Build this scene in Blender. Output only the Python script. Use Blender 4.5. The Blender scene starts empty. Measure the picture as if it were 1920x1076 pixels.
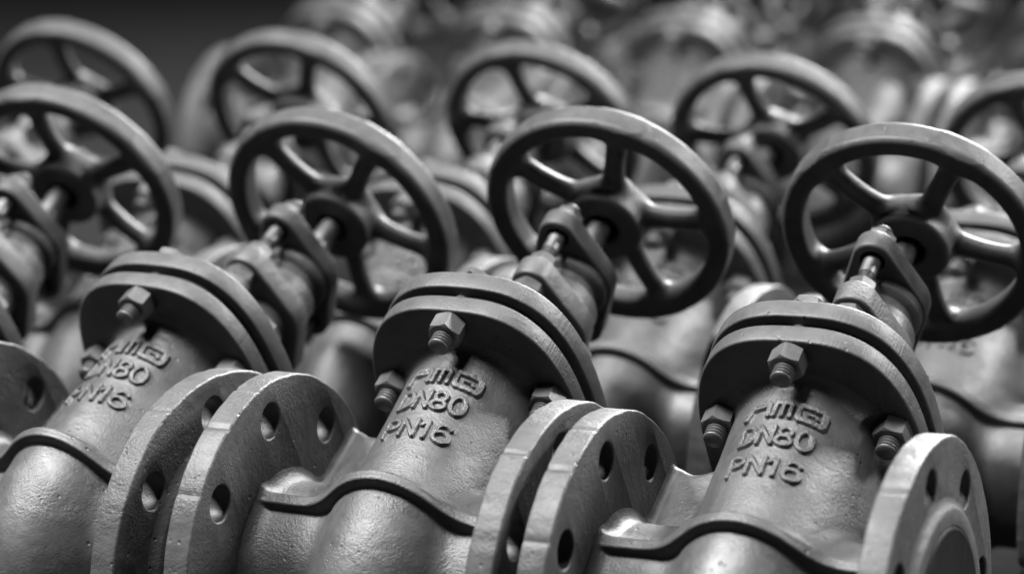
import bpy, bmesh, math, random
import numpy as np
from mathutils import Matrix, Vector, Euler
random.seed(7); rng = np.random.default_rng(7)
MM = 0.001
scene = bpy.context.scene
col = scene.collection

# ------------------------------------------------------------------ frames
# "valve frame": x along the flow, z along the stem, y away from the viewer (millimetres).
# The valves lie back with their stems about 32 degrees above the floor.
_a, _b = 195.0, 313.0
_n = math.hypot(_a, _b); _a /= _n; _b /= _n
LAY = Matrix(((1, 0, 0), (0, _a, _b), (0, -_b, _a)))          # valve frame -> world axes
FLOOR_DROP = 0.104

def rodr(w):
    v = Vector(w); t = v.length
    return Matrix.Rotation(t, 3, v.normalized()) if t > 1e-9 else Matrix.Identity(3)

def valve_matrix(T, rot):
    loc = LAY @ (Vector(T) * MM)
    loc.z += FLOOR_DROP
    return Matrix.Translation(loc) @ (LAY @ rodr(rot)).to_4x4()

# ------------------------------------------------------------------ camera
CAM_R = ((0.904909, 0.223951, 0.361920), (0.074704, 0.753585, -0.653091), (-0.418998, 0.618025, 0.665196))
CAM_P = (652.017828, -1011.696821, -861.416130)
cam = bpy.data.cameras.new("camera"); camo = bpy.data.objects.new("camera", cam); col.objects.link(camo)
cr, cd, cf = (LAY @ Vector(r) for r in CAM_R)
cp = LAY @ (Vector(CAM_P) * MM); cp.z += FLOOR_DROP
mw = Matrix.Identity(4)
for i in range(3):
    mw[i][0] = cr[i]; mw[i][1] = -cd[i]; mw[i][2] = -cf[i]; mw[i][3] = cp[i]
camo.matrix_world = mw
cam.sensor_width = 36.0; cam.lens = 5319.2 / 1920.0 * 36.0
cam.clip_start = 0.01; cam.clip_end = 200
cam.dof.use_dof = True; cam.dof.focus_distance = 1.455
cam.dof.aperture_fstop = cam.lens / 21.5
cam.dof.aperture_blades = 0
scene.camera = camo

# ------------------------------------------------------------------ world and lamps (a dark hall lit from overhead)
w = bpy.data.worlds.new("World"); scene.world = w; w.use_nodes = True
w.node_tree.nodes['Background'].inputs[0].default_value = (1, 1, 1, 1)
w.node_tree.nodes['Background'].inputs[1].default_value = 0.002
scene.view_settings.view_transform = 'Standard'; scene.view_settings.look = 'None'
scene.view_settings.exposure = 0.0; scene.view_settings.gamma = 1.0

def area(name, loc, target, sx, sy, power):
    l = bpy.data.lights.new(name, 'AREA'); l.shape = 'RECTANGLE'; l.size = sx; l.size_y = sy; l.energy = power
    o = bpy.data.objects.new(name, l); col.objects.link(o)
    d = Vector(target) - Vector(loc)
    o.matrix_world = Matrix.Translation(loc) @ d.to_track_quat('-Z', 'Y').to_matrix().to_4x4()
    return o

area("back_window", (0.100, 3.836, 2.731), (0.1, 0.15, 0.15), 1.2, 1.0, 730)
area("right_window", (2.707, 2.757, 2.731), (0.1, 0.15, 0.15), 0.75, 0.9, 300)
area("side_fill", (3.2, 0.2, 0.55), (0.2, 0.1, 0.15), 0.6, 0.5, 34)  # low fill added to brighten the outer face of the rightmost flange
area("ceiling_lamp", (-0.093, -0.757, 3.003), (0.1, 0.15, 0.15), 0.8, 0.8, 180)
area("front_lamp", (-1.390, -0.710, 2.607), (0.1, 0.15, 0.15), 0.7, 0.7, 248)

# ------------------------------------------------------------------ materials
def nt(name):
    m = bpy.data.materials.new(name); m.use_nodes = True
    return m, m.node_tree.nodes, m.node_tree.links

def cast_material(name, base, rough, bump=1.0, pits=1.0, metallic=0.0, vary=0.26, coat=0.0, grain=520, spec=0.36, grind=0.0, sand=1.0):
    m, N, L = nt(name)
    bs = N['Principled BSDF']
    bs.inputs['Metallic'].default_value = metallic
    bs.inputs['Specular IOR Level'].default_value = spec
    bs.inputs['Coat Weight'].default_value = coat
    bs.inputs['Coat Roughness'].default_value = 0.25
    tc = N.new('ShaderNodeTexCoord'); oi = N.new('ShaderNodeObjectInfo')
    mul = N.new('ShaderNodeVectorMath'); mul.operation = 'SCALE'; mul.inputs[0].default_value = (3.1, 1.7, 2.3)
    L.new(oi.outputs['Random'], mul.inputs['Scale'])
    add = N.new('ShaderNodeVectorMath'); L.new(tc.outputs['Object'], add.inputs[0]); L.new(mul.outputs[0], add.inputs[1])
    def noise(scale, detail=3, rgh=0.55):
        n = N.new('ShaderNodeTexNoise'); n.inputs['Scale'].default_value = scale; n.inputs['Detail'].default_value = detail
        n.inputs['Roughness'].default_value = rgh; L.new(add.outputs[0], n.inputs['Vector']); return n.outputs['Fac']
    def math_(op, a, b=None, c=None):
        n = N.new('ShaderNodeMath'); n.operation = op
        for i, v in enumerate((a, b, c)):
            if v is None: continue
            if isinstance(v, (int, float)): n.inputs[i].default_value = v
            else: L.new(v, n.inputs[i])
        return n.outputs[0]
    def ramp(v, lo, hi, a=0.0, b=1.0):
        n = N.new('ShaderNodeMapRange'); n.interpolation_type = 'SMOOTHSTEP'
        n.inputs[1].default_value = lo; n.inputs[2].default_value = hi; n.inputs[3].default_value = a; n.inputs[4].default_value = b
        L.new(v, n.inputs[0]); return n.outputs[0]
    big = noise(38, 4); mid = noise(150, 4); fine = noise(grain, 4, 0.62); tiny = noise(grain * 2.6, 2)
    # colour: worn paint, slightly mottled
    v = math_('ADD', math_('MULTIPLY', ramp(big, 0.3, 0.7), vary), math_('MULTIPLY', ramp(mid, 0.35, 0.7), vary * 0.6))
    v = math_('ADD', v, 1.0 - vary * 0.8)
    vor = N.new('ShaderNodeTexVoronoi'); vor.inputs['Scale'].default_value = 190; L.new(add.outputs[0], vor.inputs['Vector'])
    mask = ramp(noise(60, 2), 0.52, 0.66)
    pit = math_('MULTIPLY', ramp(vor.outputs['Distance'], 0.10, 0.24, 1.0, 0.0), mask)
    v = math_('MULTIPLY', v, math_('SUBTRACT', 1.0, math_('MULTIPLY', pit, 0.35 * pits)))
    colr = N.new('ShaderNodeVectorMath'); colr.operation = 'SCALE'; colr.inputs[0].default_value = (base, base, base)
    L.new(v, colr.inputs['Scale']); L.new(colr.outputs[0], bs.inputs['Base Color'])
    r = math_('ADD', math_('MULTIPLY', mid, 0.22), rough - 0.11)
    L.new(r, bs.inputs['Roughness'])
    # relief: patches of coarse sand-cast grain between smoother brushed paint
    patch = ramp(noise(26, 3), 0.38, 0.62, 0.25, 1.0)
    h = math_('MULTIPLY', math_('MULTIPLY', fine, patch), 0.95 * sand)
    h = math_('ADD', h, math_('MULTIPLY', math_('MULTIPLY', tiny, patch), 0.22 * sand))
    h = math_('ADD', h, math_('MULTIPLY', mid, 0.55))
    h = math_('SUBTRACT', h, math_('MULTIPLY', pit, 0.55 * pits))
    if grind:      # file marks running across the rim
        sc = N.new('ShaderNodeVectorMath'); sc.operation = 'MULTIPLY'; sc.inputs[1].default_value = (700, 700, 25)
        L.new(add.outputs[0], sc.inputs[0])
        g = N.new('ShaderNodeTexNoise'); g.inputs['Scale'].default_value = 1.0; g.inputs['Detail'].default_value = 2; L.new(sc.outputs[0], g.inputs['Vector'])
        h = math_('ADD', h, math_('MULTIPLY', math_('MULTIPLY', g.outputs['Fac'], ramp(noise(17, 1), 0.50, 0.60)), grind))
    b = N.new('ShaderNodeBump'); b.inputs['Strength'].default_value = 1.0; b.inputs['Distance'].default_value = 0.0006 * bump
    L.new(h, b.inputs['Height']); L.new(b.outputs[0], bs.inputs['Normal'])
    return m

M_body = cast_material("painted_cast_iron", 0.046, 0.45, 1.05, 1.0, spec=0.52, grain=620)
M_flange = cast_material("painted_flange_iron", 0.047, 0.49, 1.15, 1.0, grain=520)
M_rim = cast_material("painted_ground_rim", 0.047, 0.48, 1.0, 1.0, grain=520, grind=0.4, sand=0.6)
M_wheel = cast_material("painted_handwheel_iron", 0.043, 0.50, 0.7, 1.2, sand=0.7, spec=0.3, vary=0.34)
M_zinc = cast_material("zinc_plated_steel", 0.07, 0.42, 0.3, 0.4, metallic=0.25)
M_nut = cast_material("painted_nut_steel", 0.10, 0.40, 0.2, 0.3, metallic=0.45)
M_steel = cast_material("bright_stem_steel", 0.17, 0.46, 0.05, 0.0, metallic=1.0)
M_gasket = cast_material("black_gasket", 0.006, 0.6, 0.3, 0.0)
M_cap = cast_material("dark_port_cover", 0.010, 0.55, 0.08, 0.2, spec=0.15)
M_floor = cast_material("concrete_floor", 0.013, 0.95, 1.0, 1.0, grain=90, spec=0.0)

# ------------------------------------------------------------------ mesh tools
def finish(me, mat, angle=None):
    me.materials.clear(); me.materials.append(mat)
    me.polygons.foreach_set('use_smooth', [True] * len(me.polygons))
    if angle is not None: me.set_sharp_from_angle(angle=math.radians(angle))
    me.update(); return me

def from_py(name, v, f, mat, angle=None, normals=None):
    me = bpy.data.meshes.new(name)
    v = np.asarray(v, float) * MM
    me.from_pydata(v.tolist(), [], f if isinstance(f, list) else f.tolist())
    me.update()
    finish(me, mat, angle)
    if normals is not None: me.normals_split_custom_set_from_vertices(np.asarray(normals).tolist())
    return me

def plate(name, outline, holes, z0, z1, bevel, mat, axis='z', res=2, angle=40):
    """solid plate with bevelled edges: outline and holes are lists of (x,y) in mm"""
    cu = bpy.data.curves.new(name, 'CURVE'); cu.dimensions = '2D'; cu.fill_mode = 'BOTH'
    def inset(pts, d, hole):
        # move points along the inward normal of the outline so that the bevel ends flush with it
        P = np.array(pts, float); n = len(P)
        area2 = np.sum(P[:, 0] * np.roll(P[:, 1], -1) - np.roll(P[:, 0], -1) * P[:, 1])
        if area2 < 0: P = P[::-1]
        t = np.roll(P, -1, 0) - np.roll(P, 1, 0); t /= np.linalg.norm(t, axis=1)[:, None]
        nrm = np.c_[-t[:, 1], t[:, 0]]
        return P + nrm * (d if not hole else -d)
    for k, pts in enumerate([outline] + list(holes)):
        Pn = inset(pts, bevel, k > 0)
        sp = cu.splines.new('POLY'); sp.points.add(len(Pn) - 1); sp.use_cyclic_u = True
        for i, q in enumerate(Pn): sp.points[i].co = (q[0] * MM, q[1] * MM, 0, 1)
    th = (z1 - z0)
    cu.extrude = (th / 2 - bevel) * MM; cu.bevel_depth = bevel * MM; cu.bevel_resolution = res
    o = bpy.data.objects.new("tmp", cu); col.objects.link(o)
    dg = bpy.context.evaluated_depsgraph_get(); dg.update()
    me = bpy.data.meshes.new_from_object(o.evaluated_get(dg)); me.name = name
    bpy.data.objects.remove(o); bpy.data.curves.remove(cu)
    me.transform(Matrix.Translation((0, 0, (z0 + z1) / 2 * MM)))
    if axis == 'x':   # plate normal along x: (px,py,pz) -> (pz, px, py)
        me.transform(Matrix(((0, 0, 1, 0), (1, 0, 0, 0), (0, 1, 0, 0), (0, 0, 0, 1))))
    bm = bmesh.new(); bm.from_mesh(me); bmesh.ops.remove_doubles(bm, verts=bm.verts, dist=1e-6)
    bmesh.ops.recalc_face_normals(bm, faces=bm.faces); bm.to_mesh(me); bm.free()
    return finish(me, mat, angle)

def circ(cx, cy, r, n=48, a0=0.0):
    return [(cx + r * math.cos(a0 + 2 * math.pi * i / n), cy + r * math.sin(a0 + 2 * math.pi * i / n)) for i in range(n)]

def lathe(name, prof, mat, n=48, angle=35, caps=True):
    """prof: list of (r,z) mm, revolved about z"""
    v = []; f = []
    for r, z in prof:
        for i in range(n):
            a = 2 * math.pi * i / n; v.append((r * math.cos(a), r * math.sin(a), z))
    k = len(prof)
    for j in range(k - 1):
        for i in range(n):
            i2 = (i + 1) % n; f.append((j * n + i, j * n + i2, (j + 1) * n + i2, (j + 1) * n + i))
    if caps:
        f.append(tuple(range(n - 1, -1, -1))); f.append(tuple((k - 1) * n + i for i in range(n)))
    return from_py(name, v, f, mat, angle)

def hexnut(name, af, z0, z1, bore, mat):
    """hexagonal nut with the chamfered corners cut by a cone"""
    rc = af / math.sqrt(3); v = []; f = []; n = 48; h = z1 - z0; ch = 0.15 * af
    def hexr(a):
        a = (a + math.pi / 6) % (math.pi / 3) - math.pi / 6
        return (af / 2) / math.cos(a)
    rings = []
    for zz, mode in ((z0, 'top'), (z0 + 0.001, 'side'), (z1 - 0.001, 'side2'), (z1, 'top')):
        ring = []
        for i in range(n):
            a = 2 * math.pi * (i) / n; hr = hexr(a)
            if mode == 'top': r = min(hr, af / 2 * 0.965)
            else: r = hr
            z = zz
            if mode != 'top':
                drop = max(0.0, (hr - af / 2 * 0.965)) * 0.58
                z = z0 + drop if mode == 'side' else z1 - drop
            v.append((r * math.cos(a), r * math.sin(a), z)); ring.append(len(v) - 1)
        rings.append(ring)
    inner = []
    for zz in (z0, z1):
        ring = []
        for i in range(n):
            a = 2 * math.pi * i / n; v.append((bore * math.cos(a), bore * math.sin(a), zz)); ring.append(len(v) - 1)
        inner.append(ring)
    seq = [inner[0]] + rings + [inner[1]]
    for A, B in zip(seq[:-1], seq[1:]):
        for i in range(n):
            j = (i + 1) % n; f.append((A[i], A[j], B[j], B[i]))
    return from_py(name, v, f, mat, 22)

def threaded(name, r, z0, z1, mat, pitch=1.75, plain=None, n=28, tip=0.8, zones=None):
    """round bar with cut thread rings; zones = list of (za, zb) that are threaded"""
    prof = [(r - tip, z0), (r, z0 + tip)]
    z = z0 + tip; zones = zones if zones is not None else [(z0, z1)]
    while z < z1 - tip - pitch:
        inz = any(a <= z <= b - pitch for a, b in zones)
        if inz:
            prof += [(r, z + pitch * 0.12), (r - pitch * 0.5, z + pitch * 0.5), (r - pitch * 0.5, z + pitch * 0.62), (r, z + pitch * 0.98)]
        z += pitch
        if not inz: prof.append((r, z))
    prof += [(r, z1 - tip), (r - tip, z1)]
    return lathe(name, prof, mat, n=n, angle=50)

# ------------------------------------------------------------------ implicit castings (surface nets)
def smin(a, b, k):
    h = np.clip(0.5 + 0.5 * (b - a) / k, 0, 1)
    return b * (1 - h) + a * h - k * h * (1 - h)
def smax(a, b, k): return -smin(-a, -b, k)
def ell2(x, y, a, b):
    k0 = np.sqrt((x / a) ** 2 + (y / b) ** 2) + 1e-9; k1 = np.sqrt((x / (a * a)) ** 2 + (y / (b * b)) ** 2) + 1e-9
    return k0 * (k0 - 1) / k1
def ell3(x, y, z, a, b, c):
    k0 = np.sqrt((x / a) ** 2 + (y / b) ** 2 + (z / c) ** 2) + 1e-9
    k1 = np.sqrt((x / (a * a)) ** 2 + (y / (b * b)) ** 2 + (z / (c * c)) ** 2) + 1e-9
    return k0 * (k0 - 1) / k1
def flare(d, R):
    """fillet of radius R: how much to add to a radius at distance d from the plate"""
    d = np.clip(d, 0, R); return R - np.sqrt(np.maximum(R * R - (R - d) ** 2, 0))
def wob(x, y, z, s, amp):
    return amp * (np.sin(x / s + 1.3 * np.sin(y / (1.7 * s))) * np.sin(y / (1.1 * s) + 0.7) + np.sin(z / (0.9 * s) + x / (2.3 * s)) * 0.7)

def surface_nets(sdf, lo, hi, h):
    ax = [np.arange(lo[i] - h, hi[i] + 2 * h, h) for i in range(3)]
    X, Y, Z = np.meshgrid(*ax, indexing='ij')
    F = sdf(X, Y, Z)
    S = F < 0
    nx, ny, nz = F.shape
    cnt = np.zeros((nx - 1, ny - 1, nz - 1)); pos = np.zeros((nx - 1, ny - 1, nz - 1, 3))
    offs = [(i, j, k) for i in (0, 1) for j in (0, 1) for k in (0, 1)]
    for a in range(8):
        for b in range(a + 1, 8):
            da = np.array(offs[b]) - np.array(offs[a])
            if np.abs(da).sum() != 1: continue
            oa, ob = offs[a], offs[b]
            fa = F[oa[0]:nx - 1 + oa[0], oa[1]:ny - 1 + oa[1], oa[2]:nz - 1 + oa[2]]
            fb = F[ob[0]:nx - 1 + ob[0], ob[1]:ny - 1 + ob[1], ob[2]:nz - 1 + ob[2]]
            m = (fa < 0) != (fb < 0)
            t = np.where(m, fa / np.where(m, fa - fb, 1), 0)
            cnt += m
            for c in range(3): pos[..., c] += np.where(m, oa[c] + da[c] * t, 0)
    act = cnt > 0
    idx = -np.ones(act.shape, int); idx[act] = np.arange(act.sum())
    ii = np.argwhere(act)
    P = pos[act] / cnt[act][:, None] + ii
    V = np.array([ax[0][0], ax[1][0], ax[2][0]]) + P * h
    faces = []
    for d in range(3):
        sl0 = [slice(1, -1)] * 3; sl0[d] = slice(0, -1)
        sl1 = [slice(1, -1)] * 3; sl1[d] = slice(1, None)
        s0 = S[tuple(sl0)]; s1 = S[tuple(sl1)]
        ch = np.argwhere(s0 != s1)
        if len(ch) == 0: continue
        base = ch.copy(); u, w_ = [(1, 2), (2, 0), (0, 1)][d]
        for e in (u, w_): base[:, e] += 1
        def cell(du, dw):
            c = base.copy(); c[:, u] -= du; c[:, w_] -= dw; return idx[c[:, 0], c[:, 1], c[:, 2]]
        q = np.stack([cell(1, 1), cell(0, 1), cell(0, 0), cell(1, 0)], 1)
        flip = ~s0[ch[:, 0], ch[:, 1], ch[:, 2]]
        q[flip] = q[flip][:, ::-1]
        faces.append(q)
    Fq = np.concatenate(faces)
    def grad(V, e=0.15):
        g = np.zeros_like(V)
        for c in range(3):
            A = V.copy(); A[:, c] += e; B = V.copy(); B[:, c] -= e
            g[:, c] = (sdf(A[:, 0], A[:, 1], A[:, 2]) - sdf(B[:, 0], B[:, 1], B[:, 2])) / (2 * e)
        return g
    for _ in range(2):
        g = grad(V); f = sdf(V[:, 0], V[:, 1], V[:, 2]); l2 = (g * g).sum(1)
        st = np.clip(f / np.maximum(l2, 0.05), -h * 0.6, h * 0.6)
        V = V - g * st[:, None]
    g = grad(V); N = g / (np.linalg.norm(g, axis=1)[:, None] + 1e-9)
    return V, Fq, N

# dimensions measured from the photograph (mm)
F_, TF, RF = 90.0, 14.5, 100.0            # half face-to-face, flange thickness, flange radius
ZB, TB, GAP, TB2 = 106.0, 11.5, 6.4, 12.0  # bonnet joint
AX, AY, NN = 60.5, 92.6, 2.84
TA, TBB = 46.0, 65.0                      # oval tube half axes

def tube_ab(z):
    fl = flare(ZB - z, 8.0); t = np.clip(z / 106.0, -1, 1)
    return TA - 2.0 + 2.0 * t + fl, TBB - 2.0 + 2.0 * t + fl

def sdf_body(x, y, z):
    a, b = tube_ab(z)
    tube = smax(ell2(x, y, a, b), -z - 3, 2)
    bowl = smax(ell3(x, y, z, 44.5, 68.8, 84.0), z - 6, 4)
    d = smin(tube, bowl, 3)
    rp = 42.5 + flare(F_ - TF - np.abs(x), 9.0)
    pipe = np.sqrt((y * 0.98) ** 2 + (z * 0.96) ** 2) - rp
    d = smin(d, pipe, 8)
    # web between tube and flange, in the plane of the stem
    web = smax(np.abs(y) - 7.5 - flare(F_ - TF - np.abs(x), 4.0), z - 97 + 5.0 * np.exp(-((np.abs(x) - 62) / 9.0) ** 2), 5)
    web = np.maximum(web, -z - 10)
    d = smin(d, web, 9)
    # the parting fin that runs round the casting from flange to flange
    o2 = smin(ell2(x, y, 49.0, 76.0), np.abs(y) - 49.0 - flare(F_ - TF - np.abs(x), 3.0), 16)
    fin = smax(o2, np.abs(z) - 3.0, 1.6)
    d = smin(d, fin, 6.6 + 5.4 * np.tanh(z / 2.5))
    d = d + wob(x, y, z, 9.0, 0.16) + wob(y, z, x, 4.3, 0.07)
    d = np.maximum(d, z - (ZB + 0.6))
    return np.maximum(d, np.abs(x) - (F_ - TF + 0.6))

def sdf_bonnet(x, y, z):
    zb = ZB + TB + GAP + TB2
    dome = ell3(x, y, z - (zb - 2), 40 , 58, 32)
    neck = np.sqrt(x * x + y * y) - (18.0 + 5.0 * (1 / (1 + np.exp(-(z - 200) * 2))) + flare(z - zb, 20.0) * 0.8)
    neck = smax(neck, z - 218, 2.5)
    d = smin(dome, neck, 16)
    boss = np.sqrt(x * x + (np.abs(y) - 34) ** 2) - 9.5
    boss = smax(boss, z - 183, 1.5)
    d = smin(d, boss, 6)
    d = d + wob(x, y, z, 7.0, 0.15)
    return np.maximum(d, (zb - 0.6) - z)

RW, WZ0, WZ1, RIN = 74.5, 288.0, 305.0, 61.5
def sdf_wheel(x, y, z):
    r = np.sqrt(x * x + y * y); zc = (WZ0 + WZ1) / 2
    dx = np.abs(r - (RW + RIN) / 2) - ((RW - RIN) / 2 - 3.6); dz = np.abs(z - zc) - ((WZ1 - WZ0) / 2 - 3.6)
    rim = np.sqrt(np.maximum(dx, 0) ** 2 + np.maximum(dz, 0) ** 2) + np.minimum(np.maximum(dx, dz), 0) - 3.6
    hb = smax(r - 23.5, np.abs(z - 294) - 11, 3)
    a = np.arctan2(y, x); k = np.round(a / (2 * math.pi / 5)); a2 = a - k * 2 * math.pi / 5
    px, py = r * np.cos(a2), r * np.sin(a2)
    t = np.clip((px - 20) / 45.0, 0, 1)
    zs = 299.0 - 2.5 * np.sin(t * math.pi) - 1.5 * t
    hw = 7.6 - 1.6 * np.sin(t * math.pi)
    sx = np.sqrt((py / hw) ** 2 + ((z - zs) / 5.8) ** 2)
    sp = (sx - 1) * 5.6
    sp = np.maximum(sp, np.maximum(18 - px, px - 68))
    d = smin(smin(rim, sp, 9), hb, 6.5)
    bore = smax(np.sqrt(x * x + y * y) - 9.8, z - 297, 1.0)
    d = smax(d, -bore, 1.5)
    return d + wob(x, y, z, 6.0, 0.08)

# strokes of the raised lettering: polylines in letter space, then placed on the tube
def arc(cx, cy, rx, ry, a0, a1, n=14):
    return [(cx + rx * math.cos(math.radians(a0 + (a1 - a0) * i / n)), cy + ry * math.sin(math.radians(a0 + (a1 - a0) * i / n))) for i in range(n + 1)]
GL = {
    'D': (0.72, [[(0.06, 0), (0.06, 1), (0.34, 1)] + arc(0.34, 0.5, 0.34, 0.5, 90, -90)[1:] + [(0.06, 0)]]),
    'N': (0.74, [[(0.05, 0), (0.05, 1), (0.66, 0), (0.66, 1)]]),
    'P': (0.66, [[(0.06, 0), (0.06, 1), (0.33, 1)] + arc(0.33, 0.73, 0.29, 0.27, 90, -90)[1:] + [(0.06, 0.46)]]),
    '8': (0.70, [arc(0.33, 0.74, 0.25, 0.25, 0, 360, 24), arc(0.33, 0.25, 0.31, 0.26, 0, 360, 24)]),
    '0': (0.72, [arc(0.35, 0.5, 0.30, 0.5, 0, 360, 30)]),
    '1': (0.44, [[(0.02, 0.72), (0.26, 1.0), (0.26, 0)]]),
    '6': (0.70, [arc(0.34, 0.30, 0.30, 0.30, 0, 360, 24), [(0.05, 0.36)] + arc(0.38, 0.50, 0.33, 0.5, 170, 52, 12)]),
}
def word(text, x0, z0, h, width):
    tot = sum(GL[c][0] for c in text) + 0.10 * (len(text) - 1); s = width / tot; x = x0; out = []
    for c in text:
        adv, st = GL[c]
        for poly in st: out.append(([(x + px * s, z0 + py * h) for px, py in poly], 0.62 + 0.03 * h))
        x += (adv + 0.10) * s
    return out
STROKES = word('DN80', -18.4, 61.0, 11.8, 37.0) + word('PN16', -18.6, 40.2, 11.6, 37.0)
zt = 79.6
LX = -2.6
LOGO = [([(-17.2, zt + 0.8), (-15.2, zt + 7.4), (-14.0, zt + 9.4), (-6.6, zt + 9.4), (-5.4, zt + 8.2), (-5.2, zt + 0.8)], 1.25),
            ([(-14.6, zt + 6.6), (-8.0, zt + 6.9)], 0.8),
            ([(-2.4, zt + 0.6), (-2.4, zt + 9.2), (1.2, zt + 9.2), (1.7, zt + 8.2), (1.7, zt + 0.6)], 1.0),
            ([(1.7, zt + 9.2), (5.2, zt + 9.0), (5.8, zt + 8.0), (5.8, zt + 0.4)], 1.0),
            ([(9.8, zt + 1.2), (9.4, zt + 8.4), (10.2, zt + 9.2), (20.6, zt + 8.8), (22.0, zt + 7.6), (22.0, zt + 1.0), (21.0, zt - 0.4), (10.8, zt), (9.8, zt + 1.2)], 1.35),
            ([(14.6, zt + 4.6), (18.4, zt + 4.4), (18.8, zt + 3.2)], 0.7)]
STROKES += [([(px + LX, pz) for px, pz in pts], wd) for pts, wd in LOGO]

def build_lettering(ph):
    xs = np.arange(-24, 27.01, 0.3); zs = np.arange(35, 93.01, 0.3)
    X, Z = np.meshgrid(xs, zs, indexing='ij')
    D = np.full(X.shape, 9.0)
    jx = 0.05 * np.sin(Z * 1.9 + ph) + 0.06 * np.sin(X * 1.3 + Z * 0.7); jz = 0.06 * np.sin(X * 1.7 + 1) + 0.05 * np.sin(Z * 2.3)
    for pts, wd in STROKES:
        for (ax_, az_), (bx_, bz_) in zip(pts[:-1], pts[1:]):
            ex, ez = bx_ - ax_, bz_ - az_; L2 = ex * ex + ez * ez + 1e-9
            t = np.clip(((X + jx - ax_) * ex + (Z + jz - az_) * ez) / L2, 0, 1)
            dd = np.hypot(X + jx - ax_ - t * ex, Z + jz - az_ - t * ez) - wd
            D = np.minimum(D, dd)
    rough = 0.09 * np.sin(X * 2.7 + ph + np.sin(Z * 3.1) * 1.4) * np.sin(Z * 2.1 + X + 2 * ph) + 0.10 * np.sin(X * 5.3 + Z * 4.1)
    t = np.clip((0.5 - D) / 0.62, 0, 1); fillm = np.clip(np.sin(X * 0.45 + ph * 3) * np.sin(Z * 0.31 + ph * 1.7), 0, 1); H = (2.1 - 0.5 * fillm) * t * t * (3 - 2 * t) + rough * (D < 0.4) * t * 1.3
    t2 = np.clip((2.6 - D) / 2.6, 0, 1); H = H + 0.16 * t2 * t2 - 0.14      # weak halo of the letter plate
    a, b = tube_ab(Z)
    yb = -b * np.sqrt(np.maximum(1 - (X / a) ** 2, 0.05))
    nx = X / a ** 2; ny = yb / b ** 2; l = np.sqrt(nx * nx + ny * ny)
    # find the body surface itself, then raise the letters from it
    Y = yb.copy()
    for _ in range(6): Y = Y + sdf_body(X, Y, Z) * 1.0
    V = np.stack([X + nx / l * H, Y + ny / l * H, Z], -1)
    nx_, nz_ = X.shape
    idx = np.arange(nx_ * nz_).reshape(nx_, nz_)
    keep = (D[:-1, :-1] < 2.3) | (D[1:, 1:] < 2.3)
    q = np.stack([idx[:-1, :-1], idx[1:, :-1], idx[1:, 1:], idx[:-1, 1:]], -1)[keep]
    used = np.unique(q); remap = -np.ones(nx_ * nz_, int); remap[used] = np.arange(len(used))
    return from_py("cast_lettering", V.reshape(-1, 3)[used], remap[q], M_body)
LETTERS = [build_lettering(ph) for ph in (0.0, 2.1, 4.4)]
me_letters = LETTERS[0]

V, Q, N = surface_nets(sdf_body, (-77, -84, -86), (77, 84, 108), 1.7)
me_body = from_py("casting", V, Q, M_body, normals=N)
V, Q, N = surface_nets(sdf_bonnet, (-44, -60, 134), (44, 60, 224), 1.5)
me_bonnet = from_py("bonnet", V, Q, M_body, normals=N)

V, Q, N = surface_nets(sdf_wheel, (-76, -76, 282), (76, 76, 307), 1.25)
cen = V[Q].mean(1); rr = np.hypot(cen[:, 0], cen[:, 1]); aa = np.arctan2(cen[:, 1], cen[:, 0])
ks = np.round(aa / (2 * math.pi / 5)).astype(int) % 5
reg = np.where(rr > 60.0, 0, np.where(rr < 25.0, 1, 2 + ks))
def sub(mask, name):
    q = Q[mask]; used = np.unique(q); rm = -np.ones(len(V), int); rm[used] = np.arange(len(used))
    return from_py(name, V[used], rm[q], M_wheel, normals=N[used])
me_rim = sub(reg == 0, "handwheel"); me_hub = sub(reg == 1, "hub"); me_spokes = [sub(reg == 2 + k, "spoke") for k in range(5)]

# ------------------------------------------------------------------ plates and fasteners
def superell(ax, ay, n, N_=140):
    out = []
    for i in range(N_):
        t = 2 * math.pi * i / N_; c, s = math.cos(t), math.sin(t)
        k = (abs(c / ax) ** n + abs(s / ay) ** n) ** (-1 / n); out.append((c * k, s * k))
    return out
BOLTS = [(0, -83), (0, 83), (-45, -36.5), (47, -38), (-45, 36.5), (47, 38)]
me_bf = plate("body_flange", superell(AX, AY, NN), [], ZB, ZB + TB, 1.3, M_rim, res=3)
me_nf = plate("bonnet_flange", superell(AX + 0.5, AY + 0.5, NN), [], ZB + TB + GAP, ZB + TB + GAP + TB2, 1.2, M_rim, res=3)
me_gk = plate("gasket", superell(AX - 5.5, AY - 5.5, NN), [], ZB + TB - 0.2, ZB + TB + GAP + 0.2, 0.3, M_gasket)

holes = [circ(80 * math.cos(math.radians(22.5 + 45 * k)), 80 * math.sin(math.radians(22.5 + 45 * k)), 9.6, 36) for k in range(8)]
def rough_circle(R, n=420):
    out = []
    for i in range(n):
        t = 2 * math.pi * i / n
        r = R + 0.25 * math.sin(7 * t + 1) + 0.18 * math.sin(13 * t) + 0.12 * math.sin(31 * t + 2) + 0.10 * math.sin(53 * t + 1.1) * math.sin(9 * t)
        for c0, dp in ((2.02, 1.3), (2.71, 0.9), (3.45, 1.1), (1.31, 0.8)):     # knocks on the rim
            r -= dp * math.exp(-((t - c0) / 0.012) ** 2)
        for p0 in (0.0, math.pi):     # the mould parting line: a small step in the rim
            d = (t - p0 + math.pi) % (2 * math.pi) - math.pi
            if -0.035 < d < 0.0: r -= 0.6
            if 0.0 <= d < 0.5: r += 0.25 * (1 - d / 0.5)
        out.append((r * math.cos(t + math.pi), r * math.sin(t + math.pi)))
    return out
me_pf = plate("pipe_flange", rough_circle(RF), holes + [circ(0, 0, 40, 64)], F_ - TF, F_, 1.3, M_flange, axis='x', res=3)
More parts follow.
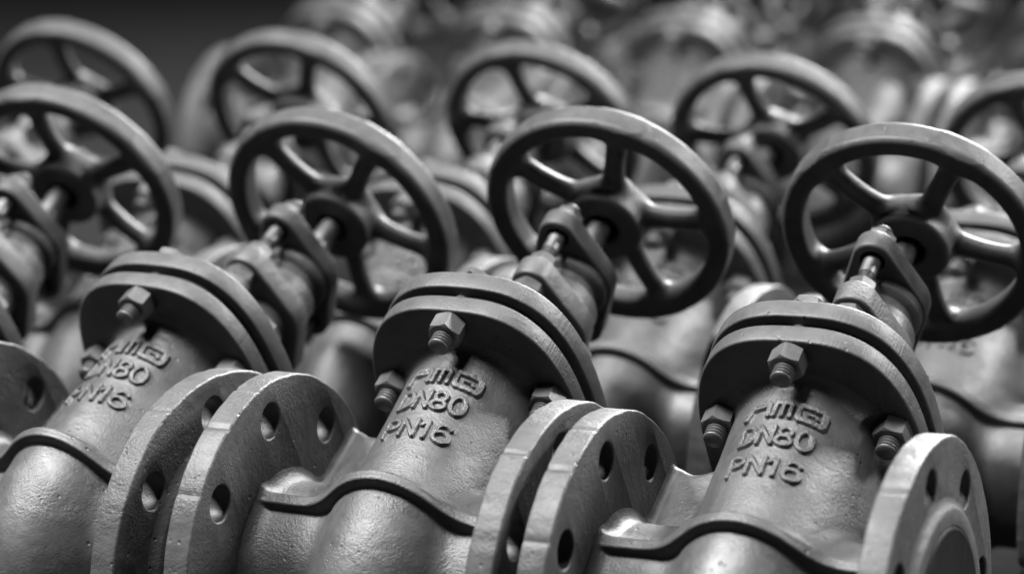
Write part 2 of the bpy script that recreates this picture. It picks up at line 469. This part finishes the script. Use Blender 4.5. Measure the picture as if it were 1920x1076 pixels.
def xlathe(name, prof, mat, n=96, angle=30):
    me = lathe(name, prof, mat, n=n, angle=angle, caps=False)
    me.transform(Matrix(((0, 0, 1, 0), (1, 0, 0, 0), (0, 1, 0, 0), (0, 0, 0, 1)))); return me
me_rf = xlathe("raised_face", [(72.0, F_ - 0.4), (69.5, F_ + 0.3), (67.2, F_ + 1.6), (65.8, F_ + 3.2), (64.6, F_ + 3.9), (57.5, F_ + 4.0), (57.0, F_ + 3.4), (40, F_ + 3.4)], M_flange)
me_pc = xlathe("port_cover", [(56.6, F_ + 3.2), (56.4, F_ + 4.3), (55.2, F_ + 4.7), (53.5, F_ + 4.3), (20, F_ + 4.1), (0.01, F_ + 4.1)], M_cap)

me_nut = hexnut("nut", 16.6, ZB - 10.8, ZB, 5.0, M_nut)
me_stud = threaded("bolt", 5.6, ZB - 19, ZB + TB + GAP + TB2 + 2, M_nut, pitch=2.0)
me_head = hexnut("bolt_head", 18, ZB + TB + GAP + TB2, ZB + TB + GAP + TB2 + 5.5, 0.05, M_nut)

def rhomb(r_mid, r_ear, d, n=14):
    """hull of a middle circle and two ear circles at y=+-d"""
    ang = math.acos((r_mid - r_ear) / d); out = []
    for i in range(n + 1): # right side of middle
        pass
    # top ear (y=+d): from pi/2-ang .. pi/2+ang in normal angle
    for i in range(n + 1):
        t = math.pi / 2 - ang + 2 * ang * i / n; out.append((r_ear * math.cos(t), d + r_ear * math.sin(t)))
    m = max(2, n // 3)
    for i in range(1, m + 6):
        t = math.pi / 2 + ang + (math.pi - 2 * ang) * i / (m + 6); out.append((r_mid * math.cos(t), r_mid * math.sin(t)))
    for i in range(n + 1):
        t = 3 * math.pi / 2 - ang + 2 * ang * i / n; out.append((r_ear * math.cos(t), -d + r_ear * math.sin(t)))
    for i in range(1, m + 6):
        t = -math.pi / 2 + ang + (math.pi - 2 * ang) * i / (m + 6); out.append((r_mid * math.cos(t), r_mid * math.sin(t)))
    return out
GY = 34.0
me_lf = plate("gland_flange", rhomb(25.0, 11.6, GY), [], 192, 206.5, 1.6, M_body, res=3, angle=45)
me_yp = plate("yoke_plate", rhomb(24.8, 11.4, GY + 0.8), [circ(0, -GY, 6.6, 28), circ(0, GY, 6.6, 28)], 234, 247, 1.8, M_wheel, res=3, angle=45)
me_collar = lathe("collar", [(19.0, 216), (19.0, 226), (20.5, 227), (22.5, 228.5), (23.0, 229.5), (23.0, 235)], M_wheel)
me_gs = threaded("gland_stud", 4.8, 180, 260, M_steel, pitch=1.9, zones=[(180, 224), (246, 260)])
me_gn = hexnut("gland_nut", 14, 206.5, 215, 4.3, M_zinc)
me_gt = hexnut("top_nut", 14.5, 247, 254.5, 4.3, M_zinc)
me_gh = hexnut("stud_head", 16, 183, 191.8, 4.3, M_zinc)
me_stem = threaded("stem", 7.0, 225, 300, M_steel, pitch=3.0, zones=[(250, 262)], n=36)

# ------------------------------------------------------------------ the valve with its parts
def part(me, name, parent, mat=None):
    o = bpy.data.objects.new(name, me); col.objects.link(o); o.parent = parent
    if mat is not None: o.matrix_local = mat
    return o
def build_valve():
    root = bpy.data.objects.new("gate_valve", None); col.objects.link(root); root.empty_display_size = 0.05
    cst = part(me_body, "casting", root); part(me_letters, "cast_lettering", cst)
    part(me_bf, "body_flange", root); part(me_gk, "gasket", root); part(me_nf, "bonnet_flange", root)
    for s in (0, 1):
        mt = Matrix.Rotation(math.pi * s, 4, 'Z')
        pf = part(me_pf, "pipe_flange", root, mt); part(me_rf, "raised_face", pf); part(me_pc, "port_cover", pf)
    for i, (x, y) in enumerate(BOLTS):
        b = part(me_stud, "bolt", root, Matrix.Translation((x * MM, y * MM, 0)))
        part(me_nut, "nut", b, Matrix.Rotation(math.radians(17 + 23 * i), 4, 'Z'))
        part(me_head, "bolt_head", b, Matrix.Rotation(math.radians(5 + 31 * i), 4, 'Z'))
    part(me_bonnet, "bonnet", root); part(me_lf, "gland_flange", root)
    yp = part(me_yp, "yoke_plate", root); part(me_collar, "collar", yp)
    for s in (-1, 1):
        g = part(me_gs, "gland_stud", root, Matrix.Translation((0, s * GY * MM, 0)))
        part(me_gn, "gland_nut", g, Matrix.Rotation(math.radians(12), 4, 'Z'))
        part(me_gt, "top_nut", g, Matrix.Rotation(math.radians(40), 4, 'Z'))
        part(me_gh, "stud_head", g, Matrix.Rotation(math.radians(4), 4, 'Z'))
    part(me_stem, "stem", root)
    hw = part(me_rim, "handwheel", root)
    part(me_hub, "hub", hw)
    for m in me_spokes: part(m, "spoke", hw)
    return root

def copy_tree(o, parent=None):
    c = o.copy(); col.objects.link(c)
    if parent is not None:
        c.parent = parent; c.matrix_parent_inverse = o.matrix_parent_inverse.copy()
    for ch in list(o.children): copy_tree(ch, c)
    return c

proto = build_valve()
FRONT = "gate valves in the front row"; MID = "gate valves in the second row"; BACK = "blurred gate valves in the far rows"
# (translation mm in the valve frame, small rotation, handwheel spoke angle, label, group)
ST3 = (189.116, 5.09, 4.732)
VALVES = [
 ((0, 0, 0), (0, 0, 0), -73, "grey gate valve in sharp focus at the middle of the front row, marked DN80 PN16", FRONT),
 (ST3, (0.005, -0.019, -0.007), -60, "rightmost front-row gate valve, its right flange showing a dark disc in the bore", FRONT),
 ((-197.97, -0.26, -0.57), (-0.05, 0.057, -0.035), -53, "slightly blurred front-row gate valve left of the middle one, letters half hidden by its tilt", FRONT),
 ((-378.7, 5.7, 1.0), (0, 0, 0), -95, "leftmost front-row gate valve, only its handwheel and yoke showing at the left edge", FRONT),
 ((-583.8, 166.2, 277.8), (0, 0.006, 0), -92, "blurred handwheel valve at the upper left against the dark background", MID),
 ((-391.0, 169.0, 281.0), (0, 0.003, 0), -68, "second-row gate valve whose blurred handwheel rises left of the one over the middle valve", MID),
 ((-213.0, 186.0, 309.0), (-0.02, 0.014, 0), -102, "second-row gate valve with blurred lettering seen through the handwheel left of centre", MID),
 ((-28.9, 193.1, 309.2), (0, -0.003, 0), -102, "second-row gate valve between the middle and right front valves, its body ridge blurred behind them", MID),
 ((168.4, 203.6, 315.7), (0, -0.012, 0), -107, "second-row gate valve at the right edge, behind the rightmost front valve", MID),
]
D = Vector((0, _a, _b)) * _n
def rows():
    out = []
    lab = ["far-row blurred gate valve, leftmost, its pale pipe flange standing before the dark background",
           "far-row blurred gate valve, second from the left, above the middle handwheels",
           "far-row blurred gate valve, third from the left, pale body between two handwheels",
           "far-row blurred gate valve, fourth from the left, dark flange arc over its pale body",
           "far-row blurred gate valve, fifth from the left, at the upper right corner"]
    dn = D.normalized(); up = Vector((0, -dn.z, dn.y))
    for k in range(5):
        T = Vector((-757 + 194 * k, 0, 0)) + dn * (1236 - 2 * k) + up * 43
        out.append((tuple(T), tuple(up * 0.03), -80 + 31 * k, lab[k], BACK))
    lab2 = ["rearmost blurred gate valve above the gap between the second and third far-row valves",
            "rearmost blurred gate valve above the gap between the third and fourth far-row valves",
            "rearmost blurred gate valve above the gap beside the fourth far-row valve",
            "rearmost blurred gate valve in the top right corner"]
    for k in range(4):
        T = Vector((-490 + 196 * k, 0, 0)) + dn * 1640 + up * 43
        out.append((tuple(T), tuple(up * (-0.04 + 0.03 * k)), -50 + 37 * k, lab2[k], "rearmost blurred gate valves"))
    return out
VALVES += rows()

roots = []
for i, (T, rot, wa, label, grp) in enumerate(VALVES):
    r = proto if i == 0 else copy_tree(proto)
    roots.append((r, i, T, rot, wa, label, grp))
for r, i, T, rot, wa, label, grp in roots:
    r.matrix_world = valve_matrix(T, rot)
    r['label'] = label; r['category'] = 'gate valve'; r['group'] = grp
    for ch in r.children:
        if ch.name.startswith('casting') and i > 0:
            for g in ch.children: g.data = LETTERS[i % 3]
        if ch.name.startswith('handwheel'):
            ch.matrix_local = Matrix.Translation((0.0 if i == 2 else 0.002, 0, 0)) @ Matrix.Rotation(math.radians(wa), 4, 'Z') @ Matrix.Diagonal(((1.03, 1.03, 1, 1) if i == 2 else (1.014, 1.014, 1, 1)))
        if ch.name.startswith('bolt') and i > 0:
            for g in ch.children:
                g.matrix_local = Matrix.Rotation(rng.uniform(0, math.pi / 3), 4, 'Z')
        if ch.name.startswith('gland_stud') and i > 0:
            for g in ch.children:
                g.matrix_local = Matrix.Rotation(rng.uniform(0, math.pi / 3), 4, 'Z')

# ------------------------------------------------------------------ floor
me = from_py("floor", [(-9000, -4000, 0), (9000, -4000, 0), (9000, 12000, 0), (-9000, 12000, 0)], [(0, 1, 2, 3)], M_floor)
fl = bpy.data.objects.new("floor", me); col.objects.link(fl); fl['kind'] = 'structure'
